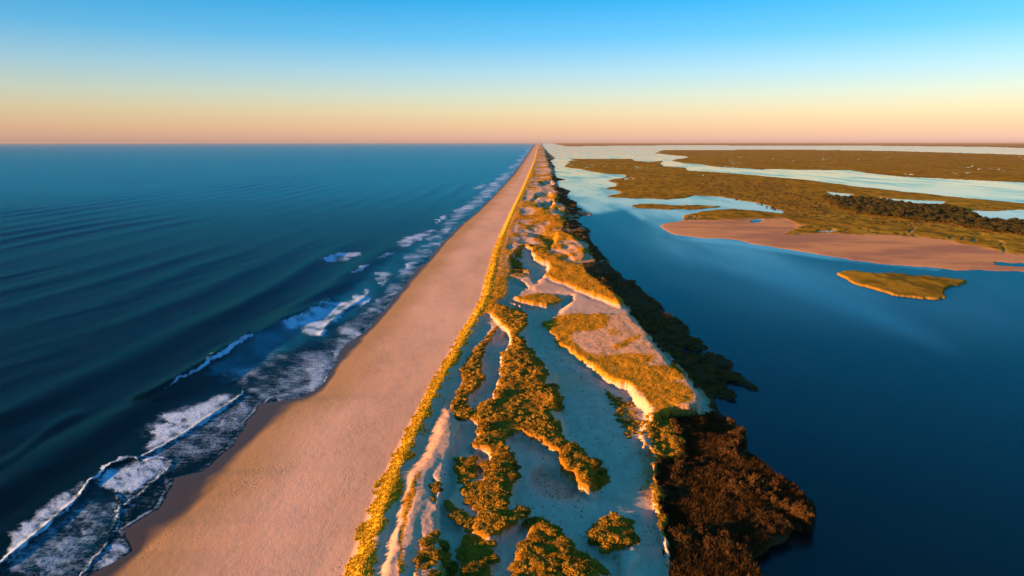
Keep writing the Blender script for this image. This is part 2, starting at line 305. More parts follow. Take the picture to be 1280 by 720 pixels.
def sand_material():
    m, t, b = new_mat('dune_sand'); n = N(t); P = n.pos()
    big = n.noise(n.mp(P, (.03,.012,.03)), 1, 5); med = n.noise(n.mp(P, (.25,.18,.25)), 1, 5, .6); fine = n.noise(P, 2.2, 5, .7)
    sand = n.mix(n.rng(big, .35, .65), c4_(.54,.28,.185), c4_(.45,.23,.145))
    sand = n.mix(n.rng(med, .3, .75, 0, .35), sand, c4_(.50,.30,.20))
    # tracks of wheels and feet trampled into the beach, wrack
    sh_pale = n.at('pale')
    sand = n.mix(sh_pale, sand, n.mix(n.rng(med, .3, .7), c4_(.46,.325,.24), c4_(.38,.265,.195)))  # lighter, bluer shade of the hollows put into the sand colour
    tr = n.noise(n.mp(P, (.22,.12,.2), rot=(0,0,.4)), 1, 6, .7); trf = n.rng(tr, .54, .70, 0, .24)
    sand = n.mix(trf, sand, c4_(.24,.165,.11))
    speck = n.rng(n.noise(n.mp(P, (.30,.20,.3)), 1.7, 6, .8), .66, .74, 0, .5)
    sand = n.mix(speck, sand, c4_(.16,.11,.07))
    foot = n.m('MULTIPLY', n.rng(n.vor(P, .9, 'F1'), .14, .34, 1.0, 0.0), n.rng(n.noise(n.mp(P, (.09,.035,.09), (2,9,0)), 1, 4, .6), .52, .60))
    sand = n.mix(n.m('MULTIPLY', foot, .5), sand, c4_(.17,.095,.06))
    wet = n.at('wet'); damp = n.at('damp')
    sand = n.mix(n.m('MULTIPLY', damp, .75), sand, c4_(.30,.15,.055))
    sand = n.mix(n.m('MULTIPLY', wet, .97), sand, c4_(.030,.019,.016))
    g = n.at('grass'); gn = n.noise(P, .9, 6, .75); gf = n.rng(n.m('ADD', g, n.m('MULTIPLY', n.m('SUBTRACT', gn, .5), 1.5)), .38, .66)
    gn2 = n.noise(P, .23, 5, .6)
    gcol = n.mix(n.rng(gn2, .35, .65), c4_(.50,.195,.010), c4_(.36,.135,.008))
    gcol = n.mix(n.rng(n.noise(P, 1.6, 5, .8), .45, .65, 0, .7), gcol, c4_(.15,.08,.014))
    gcol = n.mix(n.at('fore'), gcol, c4_(.42,.225,.012))
    gcol = n.mix(n.m('MULTIPLY', n.at('scrub'), .75), gcol, c4_(.15,.060,.008))
    thk = n.m('MAXIMUM', n.at('thick'), n.at('estrip'))
    gcol = n.mix(thk, gcol, c4_(.05,.03,.014))
    col = n.mix(gf, sand, gcol)
    t.links.new(col, b.inputs['Base Color'])
    t.links.new(n.rng(wet, .2, 1, .92, .5), b.inputs['Roughness']); t.links.new(n.rng(wet, .3, 1, .0, .2), b.inputs['Specular IOR Level'])
    hh = n.m('ADD', n.m('MULTIPLY', n.noise(n.mp(P,(1.0,.5,1)), .8, 6, .65), .5), n.m('MULTIPLY', n.m('MULTIPLY', gn, gf), 2.0))
    hh = n.m('ADD', hh, n.m('MULTIPLY', n.noise(n.mp(P, (3.2,.7,2.0), rot=(0,0,.25)), 1, 3, .6), .35)); hh = n.m('ADD', hh, n.m('MULTIPLY', tr, -.8)); hh = n.m('SUBTRACT', hh, n.m('MULTIPLY', foot, .6))
    t.links.new(n.bump(hh, n.rng(wet, 0, .8, .32, .03), .35), b.inputs['Normal'])
    return m
def marsh_material():
    m, t, b = new_mat('marsh_grass'); n = N(t); P = n.pos()
    a = n.noise(n.mp(P, (.012,.006,.01)), 1, 6, .6); c = n.noise(n.mp(P, (.06,.025,.05)), 1, 5, .65); f = n.noise(P, .5, 4, .7)
    col = n.mix(n.rng(a, .38, .62), c4_(.37,.150,.008), c4_(.23,.095,.006))
    col = n.mix(n.rng(n.noise(n.mp(P, (.006,.002,.01), (4,1,0)), 1, 5, .6), .5, .62, 0, .8), col, c4_(.34,.165,.012))
    col = n.mix(n.rng(c, .42, .62, 0, .85), col, c4_(.065,.042,.006))
    col = n.mix(n.rng(f, .4, .7, 0, .4), col, c4_(.28,.14,.025))
    col = n.mix(n.at('sand'), col, n.mix(n.rng(n.noise(n.mp(P, (.008,.02,.01)), 1, 6, .65), .4, .62), c4_(.52,.21,.085), c4_(.33,.135,.075)))
    col = n.mix(n.at('edge'), col, c4_(.36,.17,.05))
    t.links.new(col, b.inputs['Base Color']); b.inputs['Roughness'].default_value = .95; b.inputs['Specular IOR Level'].default_value = 0
    t.links.new(n.bump(n.m('ADD', c, n.m('MULTIPLY', f, .4)), n.rng(n.at('sand'), 0, 1, .5, .06), 1.2), b.inputs['Normal'])
    return m
def water_shader(t, n, b, col, rough, normal, refl, tint, foamfac, foamcol):
    t.nodes.remove(b); out = [x for x in t.nodes if x.type == 'OUTPUT_MATERIAL'][0]
    d = t.nodes.new('ShaderNodeBsdfDiffuse'); n.v(col, d.inputs['Color'])
    g = t.nodes.new('ShaderNodeBsdfGlossy'); n.v(tint, g.inputs['Color']); n.v(rough, g.inputs['Roughness']); t.links.new(normal, g.inputs['Normal'])
    fr = t.nodes.new('ShaderNodeFresnel'); fr.inputs['IOR'].default_value = 1.33; t.links.new(normal, fr.inputs['Normal'])
    m1_ = t.nodes.new('ShaderNodeMixShader'); t.links.new(n.m('MULTIPLY', fr.outputs[0], refl), m1_.inputs[0]); t.links.new(d.outputs[0], m1_.inputs[1]); t.links.new(g.outputs[0], m1_.inputs[2])
    res = m1_
    if foamfac is not None:
        f = t.nodes.new('ShaderNodeBsdfDiffuse'); n.v(foamcol, f.inputs['Color']); t.links.new(normal, f.inputs['Normal'])
        m2_ = t.nodes.new('ShaderNodeMixShader'); t.links.new(foamfac, m2_.inputs[0]); t.links.new(m1_.outputs[0], m2_.inputs[1]); t.links.new(f.outputs[0], m2_.inputs[2]); res = m2_
    t.links.new(res.outputs[0], out.inputs[0])
def sea_material():
    m, t, b = new_mat('sea_water'); n = N(t); P = n.pos()
    foam = n.at('foam'); aer = n.at('aer'); wd = n.noise(P, .25, 4, .6)
    Pd = n.t.nodes.new('ShaderNodeVectorMath'); Pd.operation = 'MULTIPLY_ADD'
    nn = n.t.nodes.new('ShaderNodeTexNoise'); n.v(P, nn.inputs['Vector']); nn.inputs['Scale'].default_value = .35; nn.inputs['Detail'].default_value = 4
    t.links.new(nn.outputs['Color'], Pd.inputs[0]); Pd.inputs[1].default_value = (2.6,2.6,0); t.links.new(P, Pd.inputs[2]); PD = Pd.outputs[0]
    l1 = n.vor(n.mp(PD, (.75,.5,.5)), 1.0); l2 = n.vor(n.mp(PD, (2.0,1.4,1)), 1.0)
    lace = n.m('ADD', n.m('MULTIPLY', l1, 1.1), n.m('MULTIPLY', l2, .55))
    br = n.noise(P, 1.1, 6, .75)
    st = n.noise(n.mp(PD, (.16,.75,.3), rot=(0,0,-.15)), 1, 5, .65); patch = n.noise(n.mp(P, (.05,.035,.05)), 1, 3)
    x = n.m('SUBTRACT', n.m('MULTIPLY', foam, 1.5), n.m('ADD', n.m('MULTIPLY', lace, .75), n.m('ADD', n.m('MULTIPLY', br, .36), n.m('MULTIPLY', n.m('ADD', n.m('SUBTRACT', st, .42), n.m('MULTIPLY', n.m('SUBTRACT', patch, .5), .9)), 1.35))))
    ff = n.rng(x, -.12, .55)
    ff = n.m('MULTIPLY', n.m('MULTIPLY', ff, n.rng(foam, .03, .2)), n.rng(foam, .35, .9, .38, 1.0))
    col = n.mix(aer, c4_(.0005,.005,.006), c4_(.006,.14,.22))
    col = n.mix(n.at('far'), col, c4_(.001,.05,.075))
    fc = n.mix(n.rng(br, .3, .7), c4_(.46,.54,.70), c4_(.18,.26,.38))
    r1 = n.noise(n.mp(P, (.16,.07,.1), rot=(0,0,.12)), 1, 5, .6); r2 = n.noise(n.mp(P, (.9,.55,.8), rot=(0,0,-.3)), 1, 4, .6)
    hh = n.m('ADD', n.m('MULTIPLY', r1, 1.6), n.m('MULTIPLY', r2, .32)); hh = n.m('ADD', hh, n.m('MULTIPLY', n.m('MULTIPLY', ff, br), 2.2))
    nor = n.bump(hh, .5, .6)
    water_shader(t, n, b, col, .22, nor, n.rng(n.at('far'), 0, 1, .31, .45), c4_(.06,.78,1.0), ff, fc)
    return m
def lagoon_material():
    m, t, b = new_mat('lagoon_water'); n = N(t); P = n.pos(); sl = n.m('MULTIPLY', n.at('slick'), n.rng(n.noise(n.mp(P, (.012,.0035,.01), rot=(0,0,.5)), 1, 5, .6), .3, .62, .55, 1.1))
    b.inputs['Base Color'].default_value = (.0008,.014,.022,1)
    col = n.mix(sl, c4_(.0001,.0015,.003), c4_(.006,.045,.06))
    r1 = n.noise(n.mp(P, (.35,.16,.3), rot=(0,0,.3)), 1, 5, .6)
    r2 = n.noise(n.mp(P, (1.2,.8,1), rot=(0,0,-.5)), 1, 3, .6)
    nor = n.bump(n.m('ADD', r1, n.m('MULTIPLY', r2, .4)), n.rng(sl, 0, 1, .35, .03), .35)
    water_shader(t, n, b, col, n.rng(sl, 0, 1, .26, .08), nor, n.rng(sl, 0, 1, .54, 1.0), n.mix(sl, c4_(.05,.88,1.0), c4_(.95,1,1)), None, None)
    return m
def plant_mat(name, a, c, d):
    m, t, b = new_mat(name); n = N(t); P = n.pos()
    oi = t.nodes.new('ShaderNodeObjectInfo').outputs['Random']
    x = n.noise(P, .9, 5, .7); y = n.noise(P, .12, 3)
    col = n.mix(n.rng(x, .35, .65), a, c); col = n.mix(n.rng(n.m('ADD', y, n.m('ADD', n.m('MULTIPLY', oi, .35), n.m('MULTIPLY', n.m('SUBTRACT', n.noise(P, .45, 3), .5), .9))), .45, .8), col, d)
    t.links.new(col, b.inputs['Base Color']); b.inputs['Roughness'].default_value = .85; b.inputs['Specular IOR Level'].default_value = .03
    return m
M_SAND = sand_material(); M_MARSH = marsh_material(); M_SEA = sea_material(); M_LAG = lagoon_material()
M_GOLD = plant_mat('golden_scrub', c4_(.17,.078,.005), c4_(.095,.045,.005), c4_(.22,.10,.007))
M_TAN = plant_mat('marsh_scrub', c4_(.07,.036,.008), c4_(.04,.024,.007), c4_(.10,.05,.010))
M_OLIVE = plant_mat('shore_scrub', c4_(.040,.022,.005), c4_(.022,.014,.004), c4_(.085,.040,.007))
M_BROWN = plant_mat('brown_thicket', c4_(.038,.0155,.005), c4_(.019,.009,.003), c4_(.056,.025,.006))
M_GRASS = plant_mat('beach_grass', c4_(.34,.195,.010), c4_(.24,.130,.009), c4_(.38,.22,.012))
M_DGRASS = plant_mat('plateau_grass', c4_(.36,.150,.008), c4_(.27,.105,.007), c4_(.42,.18,.010))
M_TREE = plant_mat('dark_woodland', c4_(.016,.015,.003), c4_(.010,.010,.003), c4_(.028,.020,.004))
M_BARK, _t, _b = new_mat('bark'); _b.inputs['Base Color'].default_value = (.07,.045,.03,1); _b.inputs['Roughness'].default_value = .9

# ------------------------------------------------------------------ barrier island
us = np.arange(60, 1130, 1.25); vs = rows(178.9, 860, .12, 1.15)
U, W, X, Y, Fc = grid(us, vs)
ok = (X > XS(Y)-60) & (U < 1120)
keep0 = ok[Fc].all(1)
us2 = None
z, A = terrain(X, Y, True)
V = np.stack([X, Y, z], 1)
zf = z[Fc].max(1); keep0 &= zf > -2.2
e_ = A['e'][Fc].mean(1); trf = A['track'][Fc].mean(1)
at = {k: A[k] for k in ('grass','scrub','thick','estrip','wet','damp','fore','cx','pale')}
beach = keep0 & (e_ < 0); track = keep0 & (~beach) & (trf > .5) & (A['grass'][Fc].mean(1) < .6); dunes = keep0 & ~beach & ~track
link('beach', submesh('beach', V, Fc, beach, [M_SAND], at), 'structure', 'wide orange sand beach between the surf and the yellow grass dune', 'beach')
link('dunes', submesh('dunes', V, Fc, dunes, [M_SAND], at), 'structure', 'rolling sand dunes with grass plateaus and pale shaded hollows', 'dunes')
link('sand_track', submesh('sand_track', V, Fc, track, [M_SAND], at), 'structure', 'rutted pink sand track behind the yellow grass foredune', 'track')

# ------------------------------------------------------------------ sea
FO = layer(0); AE = layer(0); CR = layer(0)
FB = 5.0
def foam(p, d, b=1.2): 
    a, c, m = polymask(p, b*(FB if p[0][1] > 430 else 1.8)); FO[a, c] = np.maximum(FO[a, c], m*d)
def fcrest(p, d, b=1.0):
    a, c, m = polymask(p, b*1.6); FO[a, c] = np.maximum(FO[a, c], m*d)
def aer(p, d, b=4): 
    a, c, m = polymask(p, b); AE[a, c] = np.maximum(AE[a, c], m*d)
def stroke(pts, wd):
    p = np.array(pts, float); d = np.gradient(p, axis=0); d /= np.linalg.norm(d, axis=1)[:,None]; nrm = np.stack([-d[:,1], d[:,0]], 1)
    w = np.array(wd if hasattr(wd, '__len__') else [wd]*len(p), float)[:,None]/2
    return [tuple(q) for q in np.vstack([p+nrm*w, (p-nrm*w)[::-1]])]
def crest(pts, h, wd, b):
    a, c, m = polymask(stroke(pts, wd), b); CR[a, c] = np.maximum(CR[a, c], m*h)
L1 = w1([(-200,760),(-60,690),(0,660),(80,590),(180,510),(250,450),(330,380),(400,320),(440,250),(500,200),(570,150),(640,125),(700,130)])
L2 = w2([(155,505),(240,460),(330,410),(430,350),(530,280),(620,220),(690,180),(740,130)])
L3 = w3([(-60,500),(0,490),(60,465),(130,430),(200,385),(270,345),(330,300),(400,260),(450,225),(490,205)])
L4 = w3([(610,155),(680,130),(740,100),(800,70),(825,50)]); L5 = w3([(790,215),(840,150),(900,95),(960,60),(1000,35)])
L6 = w1([(700,135),(760,130),(830,125),(860,140),(840,190),(760,260),(680,330),(615,370),(600,330),(560,300)]); L7 = w1([(600,370),(590,420),(560,490),(520,580),(460,640),(400,720),(350,800)])
fcrest(stroke(L1, 4), 1, 1); foam(w1([(0,640),(60,600),(60,520),(130,450),(200,390),(300,320),(400,250),(430,250),(400,330),(300,410),(200,500),(100,590)]), .80, 2)
foam(w1([(60,620),(200,520),(320,420),(430,320),(470,260),(560,300),(600,380),(560,460),(520,560),(440,640),(350,740),(-60,760)]), .48, 6)
foam(w1([(470,250),(570,170),(700,140),(840,130),(850,190),(760,260),(615,365),(590,320),(520,290)]), .85, 3); fcrest(stroke(L6, 2.2), 1, 1); fcrest(stroke(L7, 2.4), 1, 1)
foam(w1([(600,440),(640,580),(655,600),(560,680),(490,705),(430,720),(500,620),(560,520)]), .62, 3); foam(w1([(640,600),(655,595),(600,650),(540,690),(530,680)]), .8, 1)
foam(w1([(860,190),(865,240),(820,340),(800,390),(770,400),(800,300),(830,220)]), .6, 2); foam(w1([(640,370),(860,200),(840,330),(780,400),(700,400)]), .40, 4)
fcrest(stroke(L2, 2.6), 1, 1); foam(w2([(155,500),(250,450),(430,350),(620,220),(740,130),(700,135),(560,170),(400,220),(290,260),(200,320),(230,360),(170,420)]), .84, 2.5); foam(w2([(90,400),(130,340),(200,330),(190,400),(160,440),(110,430)]), .45, 4)
fcrest(stroke(L3[2:], [1,1.5,3,5,6,7,6,4]), .95, 1.2)
foam(w3([(620,150),(720,115),(820,60),(900,60),(1000,25),(1000,60),(930,90),(850,130),(800,215),(740,215),(690,190),(640,180)]), .80, 3); fcrest(stroke(L4, 2.5), .95, 1); fcrest(stroke(L5, 2.5), .95, 1)
foam(w2([(540,410),(580,360),(620,300),(650,240),(670,240),(660,280),(620,340),(570,400)]), .9, 1); foam(w2([(520,475),(560,430),(600,410),(570,450),(530,480)]), .8, 1)
foam(w2([(420,400),(470,360),(560,370),(580,420),(520,460),(440,450)]), .5, 4); foam(w2([(640,470),(690,420),(710,360),(765,320),(820,220),(830,210),(800,290),(740,350),(720,400),(680,450)]), .75, 1.5)
foam(w2([(350,520),(500,500),(640,470),(700,400),(640,400),(560,440),(400,470)]), .38, 5)
foam(w3([(540,505),(650,505),(730,485),(800,440),(880,320),(850,280),(810,320),(760,330),(690,380),(740,410),(680,450),(560,480)]), .62, 3); fcrest(stroke(w3([(520,520),(560,500),(650,505),(730,485),(800,440),(880,318),(845,280)]), 2.0), .9, 1)
foam(w3([(840,240),(900,180),(940,150),(1000,190),(980,235),(900,245)]), .6, 3); foam(w3([(430,460),(540,455),(600,480),(500,490),(450,500)]), .4, 3)
foam(w3([(590,375),(620,350),(630,370),(605,385)]), .7, 1)
foam(w3([(720,260),(820,260),(900,230),(1010,180),(1080,60),(1000,80),(950,140),(820,230)]), .55, 3)
foam([(120,715),(170,640),(215,595),(290,555),(325,508),(400,480),(420,452),(380,440),(330,460),(300,480),(300,492),(250,530),(172,572),(150,600),(60,720)], .42, 3)
foam([(260,480),(300,455),(340,440),(400,432),(440,410),(420,440),(400,470),(330,485)], .42, 3)
for q, d, b in [([(80,410),(180,385),(290,380),(280,400),(180,430),(100,435)],.85,1.5),([(230,485),(280,450),(340,435),(300,470),(250,490)],.85,1),([(370,410),(420,385),(470,382),(400,412)],.75,1.2),
   ([(440,340),(560,290),(640,262),(655,270),(590,320),(500,360)],.72,2),([(640,235),(680,205),(750,180),(700,215),(660,240)],.8,1.3),([(360,480),(440,480),(400,550),(380,550)],.6,1.5),([(500,440),(520,430),(520,465),(490,470)],.85,1),([(380,545),(430,500),(440,480),(430,520),(400,550)],.85,1),
   ([(750,170),(800,150),(850,120),(800,170),(770,190)],.72,1.3),([(830,65),(900,40),(925,45),(880,68)],.7,1),([(920,90),(950,80),(940,100)],.7,1),
   ([(280,620),(325,590),(320,625),(300,650)],.95,1),([(160,660),(260,600),(320,560),(320,600),(240,640),(170,690)],.75,2),
   ([(640,330),(700,320),(690,350),(620,400),(630,370)],.6,1.5),([(380,700),(420,640),(500,560),(540,500),(560,450),(620,400),(700,300),(780,230),(860,170),(940,95),(1010,20),(980,10),(900,60),(800,140),(700,230),(600,330),(520,400),(440,540),(340,640),(270,700)],.56,4)]:
    foam(w4(q), d, b)
foam([(600,240),(617,226),(635,212),(648,198),(658,188),(665,182),(668,183),(660,195),(640,219),(617,243),(600,256)], .66, 1.5)
foam([(430,402),(456,405),(474,392),(440,430),(420,450),(415,440)], .5, 2)
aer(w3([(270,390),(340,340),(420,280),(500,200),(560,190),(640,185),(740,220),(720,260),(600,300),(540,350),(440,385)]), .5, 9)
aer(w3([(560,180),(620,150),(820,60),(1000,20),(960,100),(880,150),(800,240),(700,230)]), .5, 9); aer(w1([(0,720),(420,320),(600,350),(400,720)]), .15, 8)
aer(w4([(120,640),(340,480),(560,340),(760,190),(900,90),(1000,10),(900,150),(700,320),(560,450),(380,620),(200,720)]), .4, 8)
for Lq, hh, wd, b in [(L1,1.0,5,5),(L2,.6,4,4),(L3,1.7,7,7),(L4,1.0,4,3.5),(L5,.8,4,3.5),(L6,.35,3,2.5),(L7,.3,3,2.5)]: crest(Lq, hh, wd, b)
crest(w1([(-200,300),(0,150),(100,90),(230,-10),(300,-60),(420,-110)]), .8, 10, 9)

def sea_z(X, Y):
    dxs = X-XS(Y); d = -dxs
    u, v = proj(X, Y, .4)
    wp = 14*fbm(X/170, Y/420, 3, 80)+4*fbm(X/50, Y/130, 2, 83)
    q = X*.988-Y*.12*np.exp(-Y/2500.)+wp; am = .55+.75*fbm(X/140, Y/260, 3, 81)
    ph = q/46*2*math.pi; s1 = (np.sin(ph)*.5+.5)**1.8
    ph2 = (X*.96-Y*.26+8*fbm(X/80, Y/200, 3, 90))/19*2*math.pi
    swell = (s1-.4)*1.7*np.clip(am, .12, 1.3) + .12*np.sin(ph2)*np.clip(.6+fbm(X/60, Y/90, 2, 91), 0, 1)
    chop = .09*fbm(X/5, Y/9, 3, 95)*np.exp(-Y/900)
    dep = ss(10, 60, d); steep = np.exp(-((d-55)/35)**2)
    zw = swell*dep*(1+.6*steep) + chop*ss(0, 20, d) + .05*fbm(X/2.2, Y/3, 2, 99)*samp(FO, u, v)
    zw += samp(CR, u, v)*ss(0, 6, d)
    return zw
us = np.concatenate([np.arange(-420, -20, 3.0), np.arange(-20, 690, 1.3)]); vs = rows(178.55, 860, .12, 1.15)
U, W, X, Y, Fc = grid(us, vs)
zs = sea_z(X, Y); zt = terrain(X, Y); dxs = X-XS(Y)
zs = np.where(dxs > -35, np.maximum(zs, zt+.035), zs)
lobe = 2.2*fbm(X/6, Y/9, 3, 111)*np.clip(Y/300, .6, 3)
keep = ((dxs+lobe*.5) < 0.2)[Fc].all(1) 
wf = np.clip(Y/250, .5, 50); Lf = lg(Y, 250, 100.); fxw = 1.8*wf*fbm(X/(5*wf), Lf/6, 4, 201)+.5*wf*fbm(X/(1.3*wf), Lf/1.5, 2, 203); fyw = 2.2*wf*fbm(X/(5*wf), Lf/6, 4, 202)
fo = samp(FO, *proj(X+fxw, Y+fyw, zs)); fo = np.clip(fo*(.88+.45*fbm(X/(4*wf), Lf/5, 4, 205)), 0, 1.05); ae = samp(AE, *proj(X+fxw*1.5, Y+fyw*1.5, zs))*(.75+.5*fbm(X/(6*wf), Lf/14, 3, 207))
# thin lacy lip along the swash edge
lip = np.exp(-((dxs+lobe*.5+1.0)/np.maximum(.9, Y*.0035))**2)*.55*(.5+.5*np.clip(fbm(X/15, Y/25, 2, 120)+.5, 0, 1))
fo = np.maximum(fo, lip)
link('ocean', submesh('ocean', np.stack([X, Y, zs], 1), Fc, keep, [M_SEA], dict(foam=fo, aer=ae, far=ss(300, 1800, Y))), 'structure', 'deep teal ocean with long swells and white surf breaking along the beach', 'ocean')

# ------------------------------------------------------------------ lagoon
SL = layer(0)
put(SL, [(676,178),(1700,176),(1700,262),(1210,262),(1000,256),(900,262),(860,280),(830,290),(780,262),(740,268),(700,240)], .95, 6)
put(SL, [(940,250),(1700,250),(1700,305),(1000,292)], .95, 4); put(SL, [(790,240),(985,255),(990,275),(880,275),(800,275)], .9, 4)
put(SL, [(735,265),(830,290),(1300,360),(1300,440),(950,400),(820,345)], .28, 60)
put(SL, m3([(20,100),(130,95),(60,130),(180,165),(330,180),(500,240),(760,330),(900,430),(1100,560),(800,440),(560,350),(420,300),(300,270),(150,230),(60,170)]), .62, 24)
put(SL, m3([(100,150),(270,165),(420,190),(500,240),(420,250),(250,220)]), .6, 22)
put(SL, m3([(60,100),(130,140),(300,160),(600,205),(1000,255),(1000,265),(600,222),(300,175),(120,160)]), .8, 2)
us = np.arange(600, 1700, 4.0); vs = rows(178.55, 860, .2, 3)
U, W, X, Y, Fc = grid(us, vs)
keep = (X > XF(Y)+12)[Fc].all(1)
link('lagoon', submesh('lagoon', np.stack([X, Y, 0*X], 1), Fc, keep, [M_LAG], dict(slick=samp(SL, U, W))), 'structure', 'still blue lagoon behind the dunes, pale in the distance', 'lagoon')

# ------------------------------------------------------------------ marshes
def marsh(name, pos, neg=(), sand=(), hgt=.9, blur=1.2, label='', sandname=None, sandlabel='', edge=.0, creek=0.0, stepu=2.0):
    L = layer()
    for p in pos: put(L, p, 1, blur)
    for p in neg: put(L, p, 0, blur*.7)
    Sd = layer()
    for p in sand: put(Sd, p, 1, 1.5)
    P = np.array([q for p in pos for q in p]); 
    us = np.arange(P[:,0].min()-4, min(P[:,0].max()+4, 1640), stepu); vs = rows(max(178.6, P[:,1].min()-2), P[:,1].max()+4, .12, .8, .008)
    U, W, X, Y, Fc = grid(us, vs)
    wb = Y/1000; Lw = lg(Y, 1000, 300.); land = samp(L, *proj(X+5*wb*fbm(X/(30*wb), Lw/60, 3, 130), Y+12*wb*fbm(X/(30*wb), Lw/60, 3, 131), 0*X))
    sd = samp(Sd, *proj(X+14*wb*fbm(X/(40*wb), Lw/70, 4, 133), Y+30*wb*fbm(X/(40*wb), Lw/70, 4, 134), 0*X))
    cr_ = np.abs(fbm(X/(70*wb), Lw/130, 4, 150)); land = land*(1-(1-ss(.010, .035, cr_))*creek*(1-sd)*ss(-.1, .2, fbm(X/(200*wb), Lw/300, 2, 151)))
    z = -.6 + (1.2-.45*sd)*ss(.2, .8, land)+(hgt-.6)*ss(.5, .95, land)*(1-sd*.6) + ss(.6, .9, land)*(1-sd)*(.2*fbm(X/18, Y/30, 4, 140)+.1*fbm(X/5, Y/7, 2, 141))
    V = np.stack([X, Y, z], 1); k = (z[Fc].max(1) > -.5)
    ed = np.clip(1-np.abs(land-.55)/.3, 0, 1)*edge
    at = dict(sand=sd, edge=ed)
    ks = k & (sd[Fc].mean(1) > .5) if sandname else k & False
    link(name, submesh(name, V, Fc, k & ~ks, [M_MARSH], at), 'structure', label, 'marsh')
    if sandname: link(sandname, submesh(sandname, V, Fc, ks, [M_MARSH], at), 'structure', sandlabel, 'sand flat')
    def zf(x, y):
        uu, vv = proj(x, y, .6+0*x); return .85
    return L
CH = m1([(400,312),(430,320),(600,318),(660,332),(830,330),(890,308),(1060,335),(1215,378),(1190,386),(1000,372),(960,368),(780,378),(690,398),(690,420),(640,425),(560,440),(540,455),(400,420)])
A_ = m1([(100,155),(150,115),(430,113),(460,124),(520,130),(590,122),(600,150),(690,157),(720,172),(900,184),(1280,216)]) + m2([(240,226),(400,247),(640,272),(860,297),(1280,337)]) + [(1640,300),(1640,320),(1300,345)] + m3([(1280,268),(1000,258),(800,240),(600,210),(400,175),(270,155),(180,155),(100,140),(50,110),(130,95)]) + \
   m1([(690,420),(690,395),(780,375),(960,365),(1190,386),(1215,378),(1060,335),(890,305),(740,296),(700,310),(620,318),(500,312),(400,310),(290,302),(370,288),(390,278),(290,265),(360,248),(370,237),(310,225),(410,205),(400,195),(300,187),(200,170)])
SANDP = m3([(30,112),(130,94),(400,94),(480,90),(540,112),(480,145),(600,148),(770,140),(1000,160),(1200,200),(1400,205),(1400,290),(1000,270),(600,225),(270,170),(100,155)])
marsh('marsh', [A_], creek=.95, neg=[m2([(265,275),(440,293),(440,303),(340,301)]), m2([(500,299),(620,316),(700,318),(890,328),(870,342),(720,335),(620,326)]), m2([(1000,375),(1280,372),(1700,380),(1700,470),(1280,432),(1130,420),(1060,405)]), m3([(1200,238),(1280,232),(1400,236),(1400,250),(1280,250),(1210,247)]), m1([(1030,422),(1060,415),(1100,418),(1080,428),(1040,430)])],
   sand=[SANDP], label='broad tan marsh across the lagoon with ponds and a dark wood', sandname='sand_flat', sandlabel='pink sand flat along the near edge of the marsh')
marsh('marsh_spit', [m1([(430,345),(470,337),(640,345),(780,348),(900,352),(860,362),(700,366),(620,370),(480,360)])], label='thin brown marsh spit lying in the channel', blur=.8)
marsh('far_marsh', creek=.9, pos=[m1([(540,85),(600,70),(1280,68)]) + m2([(640,75),(1280,94)]) + [(1640,196),(1640,240)] + m2([(1280,232),(720,206),(500,186),(400,171),(0,166)]) + m1([(1100,168),(900,156),(840,150),(700,134),(640,122),(700,108),(700,100),(640,96)])], label='flat brown marsh beyond the long pale channel', blur=.8, edge=.4)
marsh('far_shore', [[(690,178.7),(720,178.6),(1640,178.6),(1640,186),(1280,185),(1230,183.5),(1100,182.2),(960,182),(860,181.5),(780,182),(712,183),(700,181)]], label='low hazy shore along the horizon beyond the lagoon', blur=.5, hgt=3, stepu=3)
marsh('marsh_island', [m3([(650,272),(690,264),(800,270),(980,285),(1080,295),(1108,305),(1030,318),(1015,330),(1018,355),(930,357),(840,345),(740,315)])], label='small lone tan marsh island in the blue lagoon', hgt=1.2, blur=1.0, edge=.8, stepu=1.2)

# ------------------------------------------------------------------ plants
def ico(sub):
    import bmesh
    bm = bmesh.new(); bmesh.ops.create_icosphere(bm, subdivisions=sub, radius=1)
    V = np.array([v.co[:] for v in bm.verts]); Fc = np.array([[v.index for v in f.verts] for f in bm.faces]); bm.free(); return V, Fc
def n3(P, f, s): return (vnoise(P[:,0]*f+P[:,2]*f*.7+9, P[:,1]*f-P[:,2]*f*.6+4, s)*2-1)
def bush(sub, seed, leaves, lob=5, flat=.8):
    r = np.random.default_rng(seed); V0, F0 = ico(sub); VV = []; FF = []; off = 0
    for i in range(lob):
        V = V0.copy(); rr = r.uniform(.42, .72) if i else .8
        a = r.uniform(0, 6.28); dd = r.uniform(.35, .75) if i else 0
        V *= (rr*(1+.34*n3(V+seed+i*3, 2.3, seed)+.34*n3(V+i, 5.5, seed+5)+.22*n3(V, 11, seed+9)))[:,None]
        V[:,2] *= flat; V += [dd*math.cos(a), dd*math.sin(a), .18+rr*.35*r.uniform(.6, 1.2)]
        VV.append(V); FF.append(F0+off); off += len(V)
    body = np.vstack(VV); Ft = np.vstack(FF)
    keep = body[:,2][Ft].max(1) > -.15; Ft = Ft[keep]
    # leaf sprays standing out of the surface
    idx = r.choice(len(body), leaves); p = body[idx]*r.uniform(.95, 1.12, (leaves, 1)); p = p[p[:,2] > .05]; L = len(p)
    d1 = r.normal(size=(L, 3)); d1 /= np.linalg.norm(d1, axis=1)[:,None]; d2 = r.normal(size=(L, 3)); d2 /= np.linalg.norm(d2, axis=1)[:,None]
    s = r.uniform(.05, .13, (L, 1)); T = np.concatenate([p-d1*s, p+d1*s, p+d2*s*1.8+[0,0,.05]], 0)
    Fl = np.arange(L)[:,None]+np.array([[0, L, 2*L]])+len(body)
    return np.vstack([body, T]), np.vstack([Ft, Fl])
